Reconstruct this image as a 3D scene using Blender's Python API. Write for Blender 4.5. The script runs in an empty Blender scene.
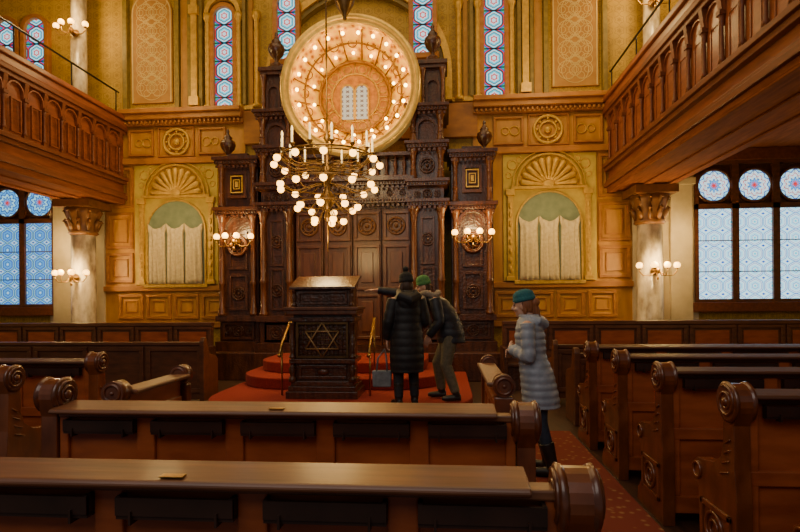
import bpy, bmesh, math, random
from mathutils import Vector, Matrix
random.seed(3)
SC=bpy.context.scene; COL=SC.collection
pi=math.pi; sin=math.sin; cos=math.cos

# ------------------------------------------------------------------ materials
def newmat(name):
    m=bpy.data.materials.new(name); m.use_nodes=True
    nt=m.node_tree; b=nt.nodes['Principled BSDF']
    return m,nt,b
def setin(b,k,v):
    if k in b.inputs: b.inputs[k].default_value=v
def c4(c): return (c[0],c[1],c[2],1)
class NX:
    def __init__(s,nt): s.nt=nt
    def m(s,op,a,b=None):
        n=s.nt.nodes.new('ShaderNodeMath'); n.operation=op
        for i,x in enumerate((a,b)):
            if x is None: continue
            if isinstance(x,(int,float)): n.inputs[i].default_value=x
            else: s.nt.links.new(x,n.inputs[i])
        return n.outputs[0]
def tiler(nt,p,px,petal,amp,zoff=0):
    X=NX(nt); tc=nt.nodes.new('ShaderNodeTexCoord'); sp=nt.nodes.new('ShaderNodeSeparateXYZ'); nt.links.new(tc.outputs['Object'],sp.inputs[0])
    u=X.m('SUBTRACT',X.m('FRACT',X.m('ADD',X.m('DIVIDE',sp.outputs[0],px),.5)),.5)
    v=X.m('SUBTRACT',X.m('FRACT',X.m('ADD',X.m('DIVIDE',sp.outputs[2],p),.5+zoff)),.5)
    r=X.m('SQRT',X.m('ADD',X.m('MULTIPLY',u,u),X.m('MULTIPLY',v,v)))
    a=X.m('ARCTAN2',v,u)
    return X,tc,X.m('ADD',r,X.m('MULTIPLY',X.m('COSINE',X.m('MULTIPLY',a,petal)),amp))
def noisy(name,c1,c2,rough=.5,scale=4,stretch=(1,1,1),metal=0,bump=.1,coat=0,detail=4,emis=None,es=0,carve=0,stencil=None):
    m,nt,b=newmat(name)
    tc=nt.nodes.new('ShaderNodeTexCoord'); mp=nt.nodes.new('ShaderNodeMapping')
    mp.inputs['Scale'].default_value=stretch
    n=nt.nodes.new('ShaderNodeTexNoise'); n.inputs['Scale'].default_value=scale; n.inputs['Detail'].default_value=detail
    r=nt.nodes.new('ShaderNodeValToRGB')
    r.color_ramp.elements[0].position=.3; r.color_ramp.elements[1].position=.7
    r.color_ramp.elements[0].color=c4(c1); r.color_ramp.elements[1].color=c4(c2)
    L=nt.links.new
    L(tc.outputs['Object'],mp.inputs['Vector']); L(mp.outputs[0],n.inputs['Vector'])
    L(n.outputs['Fac'],r.inputs[0]); out=r.outputs[0]
    if stencil:
        p,col=stencil
        X,_,rr=tiler(nt,p,p,6,.05)
        band=X.m('ADD',X.m('MULTIPLY',X.m('GREATER_THAN',rr,.36),X.m('LESS_THAN',rr,.42)),X.m('LESS_THAN',rr,.16))
        mx=nt.nodes.new('ShaderNodeMix'); mx.data_type='RGBA'
        L(X.m('MULTIPLY',band,.55),mx.inputs[0]); L(out,mx.inputs[6]); mx.inputs[7].default_value=c4(col); out=mx.outputs[2]
    L(out,b.inputs['Base Color'])
    prev=None
    if bump:
        bp=nt.nodes.new('ShaderNodeBump'); bp.inputs['Strength'].default_value=bump; bp.inputs['Distance'].default_value=.01
        L(n.outputs['Fac'],bp.inputs['Height']); prev=bp.outputs[0]
    if carve:
        vo=nt.nodes.new('ShaderNodeTexVoronoi'); vo.inputs['Scale'].default_value=carve; vo.feature='SMOOTH_F1'
        L(tc.outputs['Object'],vo.inputs['Vector'])
        b2=nt.nodes.new('ShaderNodeBump'); b2.inputs['Strength'].default_value=.5; b2.inputs['Distance'].default_value=.015
        L(vo.outputs['Distance'],b2.inputs['Height'])
        if prev: L(prev,b2.inputs['Normal'])
        prev=b2.outputs[0]
    if prev: L(prev,b.inputs['Normal'])
    setin(b,'Roughness',rough); setin(b,'Metallic',metal); setin(b,'Coat Weight',coat); setin(b,'Coat Roughness',.15)
    if es:
        setin(b,'Emission Color',c4(emis)); setin(b,'Emission Strength',es)
    return m
def emit(name,col,st):
    m,nt,b=newmat(name); setin(b,'Base Color',c4(col)); setin(b,'Emission Color',c4(col)); setin(b,'Emission Strength',st); setin(b,'Roughness',.3)
    return m
def glass(name,p,cols,st,petal=8,amp=.03,zoff=0.0,px=None,lead=True):
    m,nt,b=newmat(name)
    X,tc,rr=tiler(nt,p,px or p,petal,amp,zoff)
    ramp=nt.nodes.new('ShaderNodeValToRGB'); cr=ramp.color_ramp; cr.interpolation='CONSTANT'
    while len(cr.elements)<len(cols): cr.elements.new(.5)
    for e,(q,c) in zip(cr.elements,cols): e.position=q; e.color=c4(c)
    nt.links.new(rr,ramp.inputs[0])
    out=ramp.outputs[0]
    if lead:
        vo=nt.nodes.new('ShaderNodeTexVoronoi'); vo.feature='DISTANCE_TO_EDGE'; vo.inputs['Scale'].default_value=9
        nt.links.new(tc.outputs['Object'],vo.inputs['Vector'])
        ld=X.m('ADD',X.m('MULTIPLY',X.m('GREATER_THAN',vo.outputs['Distance'],.03),.55),.45)
        mx=nt.nodes.new('ShaderNodeVectorMath'); mx.operation='SCALE'
        nt.links.new(out,mx.inputs[0]); nt.links.new(ld,mx.inputs['Scale']); out=mx.outputs[0]
    nt.links.new(out,b.inputs['Emission Color']); setin(b,'Emission Strength',st)
    setin(b,'Base Color',(.02,.02,.03,1)); setin(b,'Roughness',.35)
    return m
W_ark=noisy('carved_dark_walnut',(.036,.011,.004),(.110,.034,.011),.34,5,(3,3,.6),bump=.3,coat=.35,carve=30)
W_ark2=noisy('ark_lighter_walnut',(.080,.024,.008),(.18,.056,.017),.38,5,(3,3,.6),bump=.3,coat=.35,carve=34)
W_door=noisy('ark_door_walnut',(.080,.025,.008),(.165,.053,.017),.38,5,(3,3,.6),bump=.3,coat=.3)
W_bench=noisy('wall_bench_walnut',(.075,.024,.009),(.15,.05,.018),.42,5,(.8,3,3),bump=.2,coat=.2)
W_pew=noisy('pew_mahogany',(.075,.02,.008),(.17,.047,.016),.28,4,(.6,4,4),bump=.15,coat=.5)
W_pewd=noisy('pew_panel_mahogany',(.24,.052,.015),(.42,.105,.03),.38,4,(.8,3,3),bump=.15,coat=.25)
W_pewend=noisy('pew_end_mahogany',(.10,.026,.009),(.22,.062,.02),.28,5,(2,2,1),bump=.15,coat=.5)
W_ledge=noisy('brown_oak_ledge',(.11,.040,.018),(.21,.078,.032),.42,5,(.5,6,6),bump=.15,coat=.2)  # brown ledge wood, lighter than the seat wood
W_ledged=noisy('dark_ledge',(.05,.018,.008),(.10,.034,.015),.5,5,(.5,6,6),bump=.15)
W_rack=noisy('dark_book_rack',(.018,.008,.005),(.040,.016,.010),.45,6,coat=.1)
W_balc=noisy('balcony_cherry',(.17,.044,.013),(.30,.085,.025),.42,4,(4,.6,4),bump=.15,coat=.15)
W_balcd=noisy('balcony_dark_cherry',(.12,.032,.010),(.21,.058,.018),.5,4,(4,.6,4),bump=.15)
W_soff=noisy('gallery_underside_cherry',(.18,.055,.016),(.29,.095,.028),.85,4,(4,.6,4),bump=.1)
setin(W_soff.node_tree.nodes['Principled BSDF'],'Specular IOR Level',.12)
W_wall=noisy('golden_oak_panel',(.44,.20,.028),(.62,.31,.05),.45,3,(2,2,.7),bump=.1)
W_walld=noisy('orange_oak_trim',(.32,.125,.020),(.48,.20,.035),.45,4,(1,2,2),bump=.1)
W_cap=noisy('dark_carved_oak',(.12,.05,.016),(.24,.10,.03),.45,6,bump=.2)
G_wall=noisy('ochre_painted_plaster',(.42,.26,.028),(.56,.36,.045),.6,5,bump=.1,stencil=(.24,(.24,.13,.02)))
G_green=noisy('olive_gold_plaster',(.50,.35,.04),(.64,.47,.07),.6,6,bump=.1)
G_niche=noisy('grey_green_plaster',(.17,.22,.13),(.25,.30,.18),.6,6,bump=0)
G_gild=noisy('gilded_moulding',(.50,.30,.04),(.72,.45,.075),.42,12,metal=.3,bump=.3)
G_olive=noisy('olive_painted_band',(.17,.12,.022),(.28,.20,.04),.5,10,bump=.1)
G_cream=noisy('gold_tan_plaster',(.56,.42,.15),(.68,.52,.21),.6,3,bump=.05)
G_side=noisy('cream_wall_plaster',(.50,.38,.20),(.62,.48,.27),.6,3,bump=.05)
G_rust=noisy('rust_painted_plaster',(.36,.17,.03),(.46,.24,.045),.6,6,bump=.05)
M_marble=noisy('cream_veined_marble',(.27,.20,.12),(.80,.70,.50),.25,7,(1,1,.45),detail=10,bump=0)
M_stone=noisy('pale_stone_block',(.54,.43,.24),(.70,.58,.35),.6,3,bump=.1)
M_brass=noisy('aged_brass',(.34,.19,.05),(.52,.32,.10),.32,8,metal=.9,bump=0)
M_dkbrass=noisy('dark_bronze',(.10,.06,.025),(.22,.13,.05),.35,8,metal=.8,bump=0)
M_star=noisy('muted_brass_wire',(.28,.17,.07),(.40,.25,.10),.4,8,metal=.4,bump=0)
M_iron=noisy('black_iron',(.01,.01,.01),(.03,.03,.03),.4,8,metal=.6,bump=0)
M_carpet=noisy('red_carpet',(.17,.010,.006),(.30,.022,.012),.95,60,bump=.5)
M_floor=noisy('dark_floor_boards',(.03,.014,.008),(.07,.03,.016),.45,6,(4,.5,1),bump=.1)
M_ceil=noisy('ceiling_plaster',(.30,.20,.09),(.42,.30,.14),.7,3,bump=0)
M_curt=noisy('cream_linen',(.60,.48,.25),(.78,.65,.38),.85,14,bump=.2)
M_globe=emit('lit_glass_globe',(1,.50,.09),8)
M_bulb=emit('lit_amber_bulb',(1,.60,.14),22)
M_candle=emit('lit_candle_tube',(1,.72,.30),1.8)
BL=(.008,.11,.50); LB=(.10,.46,.95); WH=(.70,.93,1.); DK=(.005,.01,.04); RD=(.75,.03,.03); GR=(.02,.45,.25); CY=(.03,.60,.78); IC=(.38,.82,1.)
GL_low=glass('turquoise_stained_glass',.34,[(0,CY),(.07,WH),(.15,BL),(.18,IC),(.30,WH),(.37,BL),(.40,WH),(.455,BL),(.49,IC),(.56,WH),(.64,BL)],1.7,petal=6,amp=.02,lead=False)
GL_left=glass('deep_blue_stained_glass',.34,[(0,WH),(.07,LB),(.14,BL),(.19,LB),(.28,(.04,.24,.8)),(.36,BL),(.40,IC),(.455,DK),(.49,LB),(.58,WH),(.64,BL)],1.05,petal=6,amp=.02,lead=False)
RC_=[(0,RD),(.07,LB),(.13,BL),(.16,WH),(.25,RD),(.27,WH),(.35,BL),(.38,IC),(.43,WH)]
GL_round=glass('round_stained_glass',.78,RC_,1.45,petal=10,amp=.035)
RC2=[(0,RD),(.07,LB),(.13,BL),(.17,IC),(.25,BL),(.29,LB),(.35,BL),(.38,IC),(.43,BL)]
GL_roundb=glass('round_blue_stained_glass',.78,RC2,1.2,petal=10,amp=.035)
GL_lan=glass('lancet_stained_glass',.42,[(0,WH),(.10,RD),(.17,WH),(.24,CY),(.32,DK),(.35,WH),(.41,CY),(.44,DK),(.50,RD),(.54,BL),(.60,GR)],1.25,petal=6,amp=.02,lead=False)
GL_tab=glass('tablet_stained_glass',.10,[(0,(.30,.16,.10)),(.26,(1.,.80,.52))],.9,petal=4,amp=.10,px=.125,zoff=0,lead=False)
def rose_mat():
    m,nt,b=newmat('glowing_amber_mosaic')
    tc=nt.nodes.new('ShaderNodeTexCoord'); vo=nt.nodes.new('ShaderNodeTexVoronoi'); vo.inputs['Scale'].default_value=8
    nt.links.new(tc.outputs['Object'],vo.inputs['Vector'])
    r=nt.nodes.new('ShaderNodeValToRGB'); r.color_ramp.elements[0].color=(.30,.08,.003,1); r.color_ramp.elements[1].color=(.90,.46,.02,1)
    r.color_ramp.elements[0].position=.12;r.color_ramp.elements[1].position=.6
    nt.links.new(vo.outputs['Distance'],r.inputs[0]); nt.links.new(r.outputs[0],b.inputs['Base Color'])
    nt.links.new(r.outputs[0],b.inputs['Emission Color']); setin(b,'Emission Strength',.75)  # emission puts the glow of the bulbs into the mosaic colour
    setin(b,'Roughness',.4); setin(b,'Metallic',.2); return m
M_rose=rose_mat()
def carpet_aisle():
    m,nt,b=newmat('patterned_red_carpet')
    tc=nt.nodes.new('ShaderNodeTexCoord'); vo=nt.nodes.new('ShaderNodeTexVoronoi'); vo.inputs['Scale'].default_value=12; vo.feature='F1'
    nt.links.new(tc.outputs['Object'],vo.inputs['Vector'])
    r=nt.nodes.new('ShaderNodeValToRGB'); cr=r.color_ramp; cr.elements[0].color=(.28,.13,.05,1); cr.elements[1].color=(.17,.025,.014,1)
    cr.elements[0].position=.12; cr.elements[1].position=.3
    nt.links.new(vo.outputs['Distance'],r.inputs[0]); nt.links.new(r.outputs[0],b.inputs['Base Color']); setin(b,'Roughness',.95); return m
M_aisle=carpet_aisle()
M_skin=noisy('skin',(.60,.33,.22),(.70,.42,.29),.5,12,bump=0)
M_eye=noisy('eye',(.05,.03,.02),(.1,.06,.04),.2,5,bump=0)
M_lip=noisy('lip',(.45,.14,.12),(.5,.18,.15),.5,5,bump=0)

# ------------------------------------------------------------------ mesh builder
class MB:
    def __init__(s): s.v=[];s.f=[];s.s=[];s.M=None
    def add(s,vs,fs,sm=False):
        o=len(s.v)
        if s.M is not None: vs=[tuple(s.M@Vector(v)) for v in vs]
        s.v+=vs; s.f+=[tuple(i+o for i in f) for f in fs]; s.s+=[sm]*len(fs)
        return s
    def box(s,x0,x1,y0,y1,z0,z1):
        v=[(x0,y0,z0),(x1,y0,z0),(x1,y1,z0),(x0,y1,z0),(x0,y0,z1),(x1,y0,z1),(x1,y1,z1),(x0,y1,z1)]
        return s.add(v,[(0,3,2,1),(4,5,6,7),(0,1,5,4),(1,2,6,5),(2,3,7,6),(3,0,4,7)])
    def prism(s,pts,ax,a0,a1,sm=False):
        def P(p,a):
            return {'x':(a,p[0],p[1]),'y':(p[0],a,p[1]),'z':(p[0],p[1],a)}[ax]
        n=len(pts); v=[P(p,a0) for p in pts]+[P(p,a1) for p in pts]
        s.add(v,[tuple(range(n)),tuple(range(2*n-1,n-1,-1))])
        o=len(s.v)-2*n
        s.f+=[(o+i,o+(i+1)%n,o+n+(i+1)%n,o+n+i) for i in range(n)]; s.s+=[sm]*n
        return s
    def ring(s,pin,pout,ax,a0,a1,closed=False):
        def P(p,a):
            return {'x':(a,p[0],p[1]),'y':(p[0],a,p[1]),'z':(p[0],p[1],a)}[ax]
        n=len(pin); v=[P(p,a0) for p in pin]+[P(p,a0) for p in pout]+[P(p,a1) for p in pin]+[P(p,a1) for p in pout]
        f=[]
        for i in range(n if closed else n-1):
            j=(i+1)%n
            f+=[(i,j,n+j,n+i),(2*n+i,3*n+i,3*n+j,2*n+j),(i,2*n+i,2*n+j,j),(n+i,n+j,3*n+j,3*n+i)]
        if not closed:
            f+=[(0,n,3*n,2*n),(n-1,3*n-1,4*n-1,2*n-1)]
        return s.add(v,f)
    def lathe(s,prof,c=(0,0,0),seg=20,ax='z',sm=True,closed=False):
        v=[];f=[];n=len(prof)
        for r,h in prof:
            for k in range(seg):
                a=2*pi*k/seg; p=(r*cos(a),r*sin(a),h)
                if ax=='y': p=(p[0],p[2],p[1])
                if ax=='x': p=(p[2],p[0],p[1])
                v.append((p[0]+c[0],p[1]+c[1],p[2]+c[2]))
        for i in range(n if closed else n-1):
            i2=(i+1)%n
            for k in range(seg):
                k2=(k+1)%seg; f.append((i*seg+k,i*seg+k2,i2*seg+k2,i2*seg+k))
        s.add(v,f,sm)
        if closed: return s
        o=len(s.v)-len(v)
        for i in (0,n-1):
            if prof[i][0]>1e-4: s.f.append(tuple(o+i*seg+k for k in range(seg))); s.s.append(False)
        return s
    def sphere(s,c,r,seg=16,rings=10):
        if isinstance(r,(int,float)): r=(r,r,r)
        v=[(c[0],c[1],c[2]-r[2])];f=[]
        for i in range(1,rings):
            t=-pi/2+pi*i/rings
            for k in range(seg):
                a=2*pi*k/seg; v.append((c[0]+r[0]*cos(t)*cos(a),c[1]+r[1]*cos(t)*sin(a),c[2]+r[2]*sin(t)))
        v.append((c[0],c[1],c[2]+r[2])); L=len(v)-1
        for k in range(seg):
            k2=(k+1)%seg; f.append((0,1+k2,1+k)); f.append((L,L-seg+k,L-seg+k2))
            for i in range(rings-2): f.append((1+i*seg+k,1+i*seg+k2,1+(i+1)*seg+k2,1+(i+1)*seg+k))
        return s.add(v,f,True)
    def torus(s,c,R,r,ax='y',seg=32,rs=8):
        return s.lathe([(R+r*cos(2*pi*i/rs),r*sin(2*pi*i/rs)) for i in range(rs)],c,seg,ax,True,True)
    def tube(s,pts,rad,seg=10):
        pts=[Vector(p) for p in pts]; n=len(pts)
        if isinstance(rad,(int,float)): rad=[rad]*n
        v=[];f=[];up=None
        for i,p in enumerate(pts):
            t=(pts[min(i+1,n-1)]-pts[max(i-1,0)]).normalized()
            if up is None:
                up=Vector((0,0,1)) if abs(t.z)<.9 else Vector((1,0,0))
            a=t.cross(up).normalized(); b=a.cross(t).normalized(); up=b
            for k in range(seg):
                g=2*pi*k/seg; q=p+(a*cos(g)+b*sin(g))*rad[i]; v.append(tuple(q))
        for i in range(n-1):
            for k in range(seg):
                k2=(k+1)%seg; f.append((i*seg+k,i*seg+k2,(i+1)*seg+k2,(i+1)*seg+k))
        s.add(v,f,True); o=len(s.v)-len(v)
        s.f+=[tuple(o+k for k in range(seg)),tuple(o+(n-1)*seg+k for k in range(seg))]; s.s+=[False,False]
        return s
    def loft(s,rings,seg=24):
        v=[];f=[];n=len(rings)
        for cx,cy,cz,rx,ry in rings:
            for k in range(seg):
                a=2*pi*k/seg; v.append((cx+rx*cos(a),cy+ry*sin(a),cz))
        for i in range(n-1):
            for k in range(seg):
                k2=(k+1)%seg; f.append((i*seg+k,i*seg+k2,(i+1)*seg+k2,(i+1)*seg+k))
        s.add(v,f,True); o=len(s.v)-len(v)
        s.f+=[tuple(o+k for k in range(seg)),tuple(o+(n-1)*seg+k for k in range(seg))]; s.s+=[False,False]
        return s
    def frame(s,x0,x1,z0,z1,y0,y1,t):
        s.box(x0,x1,y0,y1,z0,z0+t); s.box(x0,x1,y0,y1,z1-t,z1)
        s.box(x0,x0+t,y0,y1,z0+t,z1-t); s.box(x1-t,x1,y0,y1,z0+t,z1-t); return s
    def mesh(s,name):
        me=bpy.data.meshes.new(name); me.from_pydata(s.v,[],s.f)
        me.polygons.foreach_set('use_smooth',s.s)
        bm=bmesh.new(); bm.from_mesh(me); bmesh.ops.recalc_face_normals(bm,faces=bm.faces); bm.to_mesh(me); bm.free()
        me.update(); return me
def mkobj(mb,name,mat,parent=None,loc=(0,0,0),bevel=0,label=None):
    me=mb.mesh(name) if isinstance(mb,MB) else mb
    me.materials.clear(); me.materials.append(mat)
    o=bpy.data.objects.new(name,me); COL.objects.link(o); o.location=loc
    if parent: o.parent=parent
    if bevel:
        b=o.modifiers.new('bevel','BEVEL'); b.width=bevel; b.segments=2; b.limit_method='ANGLE'
    if label: o['label']=label
    return o
def thing(name,loc,label,cat,rot=0,group=None):
    e=bpy.data.objects.new(name,None); e.empty_display_size=.1; COL.objects.link(e); e.location=loc; e.rotation_euler=(0,0,rot)
    e['label']=label; e['category']=cat
    if group: e['group']=group
    return e
def solo(mb,name,mat,loc,label,cat,group=None,bevel=0):
    o=mkobj(mb,name,mat,None,loc,bevel); o['label']=label; o['category']=cat
    if group: o['group']=group
    return o
def clone(src,loc,rot=None,label=None):
    def rec(o,par):
        n=o.copy(); COL.objects.link(n)
        if par is not None: n.parent=par
        for ch in list(o.children): rec(ch,n)
        return n
    n=rec(src,None); n.location=loc
    if rot is not None: n.rotation_euler=(0,0,rot)
    if label: n['label']=label
    return n
def structure(mb,name,mat,loc=(0,0,0),bevel=0,label=None):
    o=mkobj(mb,name,mat,None,loc,bevel,label); o['kind']='structure'; return o
TR=[0]
def trim(mb,mat,loc=(0,0,0),bevel=0,label=None):
    TR[0]+=1; return structure(mb,'trim_%d'%TR[0],mat,loc,bevel,label)
def archpts(cx,z0,zs,w,n=14):
    r=w/2; p=[(cx-r,z0)]
    for i in range(n+1):
        a=pi-pi*i/n; p.append((cx+r*cos(a),zs+r*sin(a)))
    p.append((cx+r,z0)); return p
def circ(cx,cz,r,n=32): return [(cx+r*cos(2*pi*i/n),cz+r*sin(2*pi*i/n)) for i in range(n)]

XC=-1.95; YW=12.0
# ------------------------------------------------------------------ room shell
structure(MB().box(-12.4,8.5,-2,12.3,-.2,0),'floor',M_floor)
structure(MB().box(-12.4,8.5,2.0,12.3,10.4,10.6),'ceiling',M_ceil)
structure(MB().box(-12.4,8.5,YW,YW+.3,0,10.4),'wall_back',G_wall)
structure(MB().box(-12.6,-12.4,-2,12.3,0,10.4),'wall_left',G_side)
structure(MB().box(8.5,8.7,-2,12.3,0,10.4),'wall_right',G_side)
o=structure(MB().box(.46,1.48,0.2,6.55,0,.012),'trim_900',M_aisle,label='patterned red aisle carpet')

for sgn in (-1,1):
    def X(o): return XC+sgn*o
    def bx(mb,o0,o1,y0,y1,z0,z1):
        a,b=sorted((X(o0),X(o1))); return mb.box(a,b,y0,y1,z0,z1)
    def fr(mb,o0,o1,z0,z1,y0,y1,t):
        a,b=sorted((X(o0),X(o1))); return mb.frame(a,b,z0,z1,y0,y1,t)
    mb=MB(); bx(mb,2.6,6.0,11.94,YW,1.0,5.7); trim(mb,W_wall)
    mb=MB(); bx(mb,3.25,5.25,11.90,11.94,2.0,4.78); trim(mb,G_green)
    mb=MB(); bx(mb,3.0,6.0,11.84,11.94,1.85,1.97); bx(mb,3.0,6.0,11.86,11.94,1.0,1.12)
    for a in (3.05,3.72,4.39,5.06):
        fr(mb,a,a+.6,1.2,1.78,11.88,11.94,.07); fr(mb,a+.15,a+.45,1.35,1.63,11.91,11.94,.03)
    trim(mb,W_walld,bevel=.008)
    mb=MB(); 
    for z0,z1 in ((2.05,2.75),(2.85,3.7),(3.8,4.75)): fr(mb,5.3,5.95,z0,z1,11.88,11.94,.07); fr(mb,5.44,5.81,z0+.14,z1-.14,11.91,11.94,.03)
    trim(mb,W_walld,bevel=.008)
    mb=MB(); bx(mb,2.6,6.0,11.82,11.94,4.80,4.93); bx(mb,2.6,5.45,11.78,11.9,5.68,5.78); bx(mb,2.6,5.45,11.66,11.94,5.78,5.9); bx(mb,2.6,5.45,11.58,11.94,5.9,6.0)
    fr(mb,3.05,3.7,5.0,5.62,11.88,11.94,.05); fr(mb,4.78,5.4,5.0,5.62,11.88,11.94,.05); fr(mb,3.8,4.68,4.96,5.66,11.88,11.94,.04)
    for k in range(28): bx(mb,2.65+k*.1,2.70+k*.1,11.72,11.8,5.70,5.77)
    trim(mb,W_walld,bevel=.01)
    mb=MB(); cx=X(4.23)
    mb.torus((cx,11.89,5.31),.30,.035,'y',32,8); mb.torus((cx,11.9,5.31),.18,.025,'y',24,8); mb.sphere((cx,11.9,5.31),(.08,.05,.08))
    for k in range(8):
        a=k*pi/4; mb.sphere((cx+.24*cos(a),11.91,5.31+.24*sin(a)),(.035,.03,.035),8,6)
    for sx in (-1,1):
        mb.torus((cx+sx*.78,11.9,4.55),.10,.018,'y',20,6); mb.torus((cx+sx*.62,11.9,4.66),.06,.014,'y',16,6); mb.torus((cx+sx*.86,11.9,4.32),.06,.014,'y',16,6)
        mb.torus((cx+sx*.72,11.92,5.31),.10,.013,'y',20,6); mb.torus((cx+sx*.92,11.92,5.31),.08,.012,'y',20,6)
    trim(mb,G_gild,label='round gilded rosette medallion')
    mb=MB()
    for off in (3.33,5.0):
        bx(mb,off+.01,off+.12,11.84,11.92,2.0,3.95)
        bx(mb,off-.03,off+.16,11.80,11.92,3.87,4.0); bx(mb,off-.03,off+.16,11.80,11.92,2.0,2.10)
        for k in range(8):
            mb.sphere((X(off+.065),11.83,2.25+k*.2),(.035,.025,.075),8,6)
    trim(mb,G_gild,bevel=.006)
    nic=thing('arched_niche',(X(4.23),11.9,1.97),'gilded arched wall niche with scallop shell top and green interior','niche',group='curtained wall niches')
    mb=MB(); mb.ring(archpts(0,0,1.28,1.36),archpts(0,0,1.28,1.43),'y',-.06,0); mb.box(-.82,.82,-.10,0,2.03,2.09)
    mb.ring(archpts(0,2.1,2.1,1.34),archpts(0,2.1,2.1,1.42),'y',-.08,0)
    mb.ring(archpts(0,2.1,2.1,1.54),archpts(0,2.1,2.1,1.59),'y',-.05,0)
    mb.box(-.76,.76,-.10,0,-.04,.04)
    mkobj(mb,'frame',G_gild,nic,bevel=.006)
    mkobj(MB().prism(archpts(0,0,1.28,1.36),'y',-.03,-.005),'panel',G_niche,nic,label='grey-green arched panel')
    mb=MB(); mb.prism(archpts(0,2.1,2.1,1.34),'y',-.03,-.005)
    for k in range(11):
        a=pi*(k+.5)/11
        mb.tube([(0,-.05,2.12),(.3*cos(a),-.06,2.1+.3*sin(a)),(.58*cos(a),-.05,2.1+.58*sin(a)),(.64*cos(a),-.03,2.1+.64*sin(a))],[.02,.04,.08,.03],8)
    mb.sphere((0,-.06,2.14),(.14,.06,.09))
    mkobj(mb,'shell',G_gild,nic,label='gilded scallop shell')
    for k in range(3):
        w=.425; mb=MB(); nx=20; nz=12; v=[];f=[]
        for j in range(nz+1):
            t=j/nz
            for i in range(nx+1):
                s_=i/nx; topz=1.42-.13*sin(pi*s_)
                z=.02+t*(topz-.02); ww=w*(.88+.12*(1-t)+(.14 if t>.85 else 0))
                v.append(((s_-.5)*ww,-.028*sin(s_*pi*7+.6*t)*(1-.4*t)-.05*sin(pi*s_),z))
        for j in range(nz):
            for i in range(nx): a=j*(nx+1)+i; f.append((a,a+1,a+nx+2,a+nx+1))
        mb.add(v,f,True)
        o=solo(mb,'curtain',M_curt,(X(4.23)-.44+k*.44,11.82,1.99),'cream pleated linen curtain with scalloped top in a niche','curtain','niche curtains')
        sm=o.modifiers.new('s','SOLIDIFY'); sm.thickness=.008
for sgn in (-1,1):
    a,b=sorted((XC+sgn*6.0,XC+sgn*7.35))
    trim(MB().box(a,b,11.88,YW,1.0,4.7),M_stone,label='pale stone pier')
    a,b=sorted((XC+sgn*6.75,XC+sgn*7.2)); 
    mb=MB(); mb.box(a,b,11.78,11.88,1.0,4.5); mb.box(a-.05,b+.05,11.74,11.88,4.0,4.15); trim(mb,M_stone,bevel=.01)
    a,b=sorted((XC+sgn*7.2,XC+sgn*10.4)); 
    mb=MB(); mb.box(a,b,11.8,YW,4.5,4.75); mb.box(a,b,11.75,YW,1.3,1.5); trim(mb,W_balcd,bevel=.01)

# ------------------------------------------------------------------ windows
WN=[0]
def lowwin(x,gl,gr):
    WN[0]+=1; e=structure(MB().box(-.41,.41,-.08,-.0,0,3.0),'window_%d'%WN[0],W_ark,(x,11.98,1.5),label='tall stained-glass window with round top pane')
    mb=MB(); mb.frame(-.41,.41,0,3.0,-.16,-.08,.07); mb.box(-.41,.41,-.16,-.08,1.98,2.09); mb.torus((0,-.1,2.48),.35,.035,'y',32,8)
    mb.box(-.34,.34,-.12,-.1,.64,.66); mb.box(-.34,.34,-.12,-.1,1.3,1.32); 
    mkobj(mb,'window_frame',W_bench,e)
    mkobj(MB().box(-.34,.34,-.1,-.085,-.61,1.30),'glass_pane',gl,e,(0,0,.68),label='patterned pale blue stained glass')
    mb=MB().prism(circ(0,0,.345),'y',-.1,-.085); mkobj(mb,'round_glass_pane',gr,e,(0,0,2.48),label='round rosette stained glass')
for k in range(4):
    lowwin(XC+7.68+.82*k,GL_low,GL_round)
    lowwin(XC-7.60-.82*k,GL_left,GL_roundb)
def lancet(x,z0,zs,w,y=YW):
    WN[0]+=1
    mb=MB(); mb.ring(archpts(0,0,zs-z0,w),archpts(0,-.1,zs-z0,w+.2),'y',-.14,0); mb.box(-w/2-.14,w/2+.14,-.2,0,-.16,-.04)
    e=structure(mb,'window_%d'%WN[0],W_walld,(x,y-.005,z0),bevel=.008,label='narrow round-headed stained-glass window')
    mb=MB().prism(archpts(0,-.02,zs-z0,w),'y',-.05,-.01)
    mkobj(mb,'glass_pane',GL_lan,e,label='blue, red and white medallion stained glass')
    mb=MB(); z=.21
    while z<zs-z0: mb.box(-w/2,w/2,-.065,-.05,z-.010,z+.010); z+=.42
    mkobj(mb,'glazing_bar',M_iron,e)
for sgn in (-1,1):
    lancet(XC+sgn*3.08,6.1,8.15,.44)
    lancet(XC+sgn*1.52,7.0,8.2,.42,11.74)
    for o_ in (7.7,8.45,9.2): lancet(XC+sgn*o_,6.3,8.1,.5)

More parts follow.
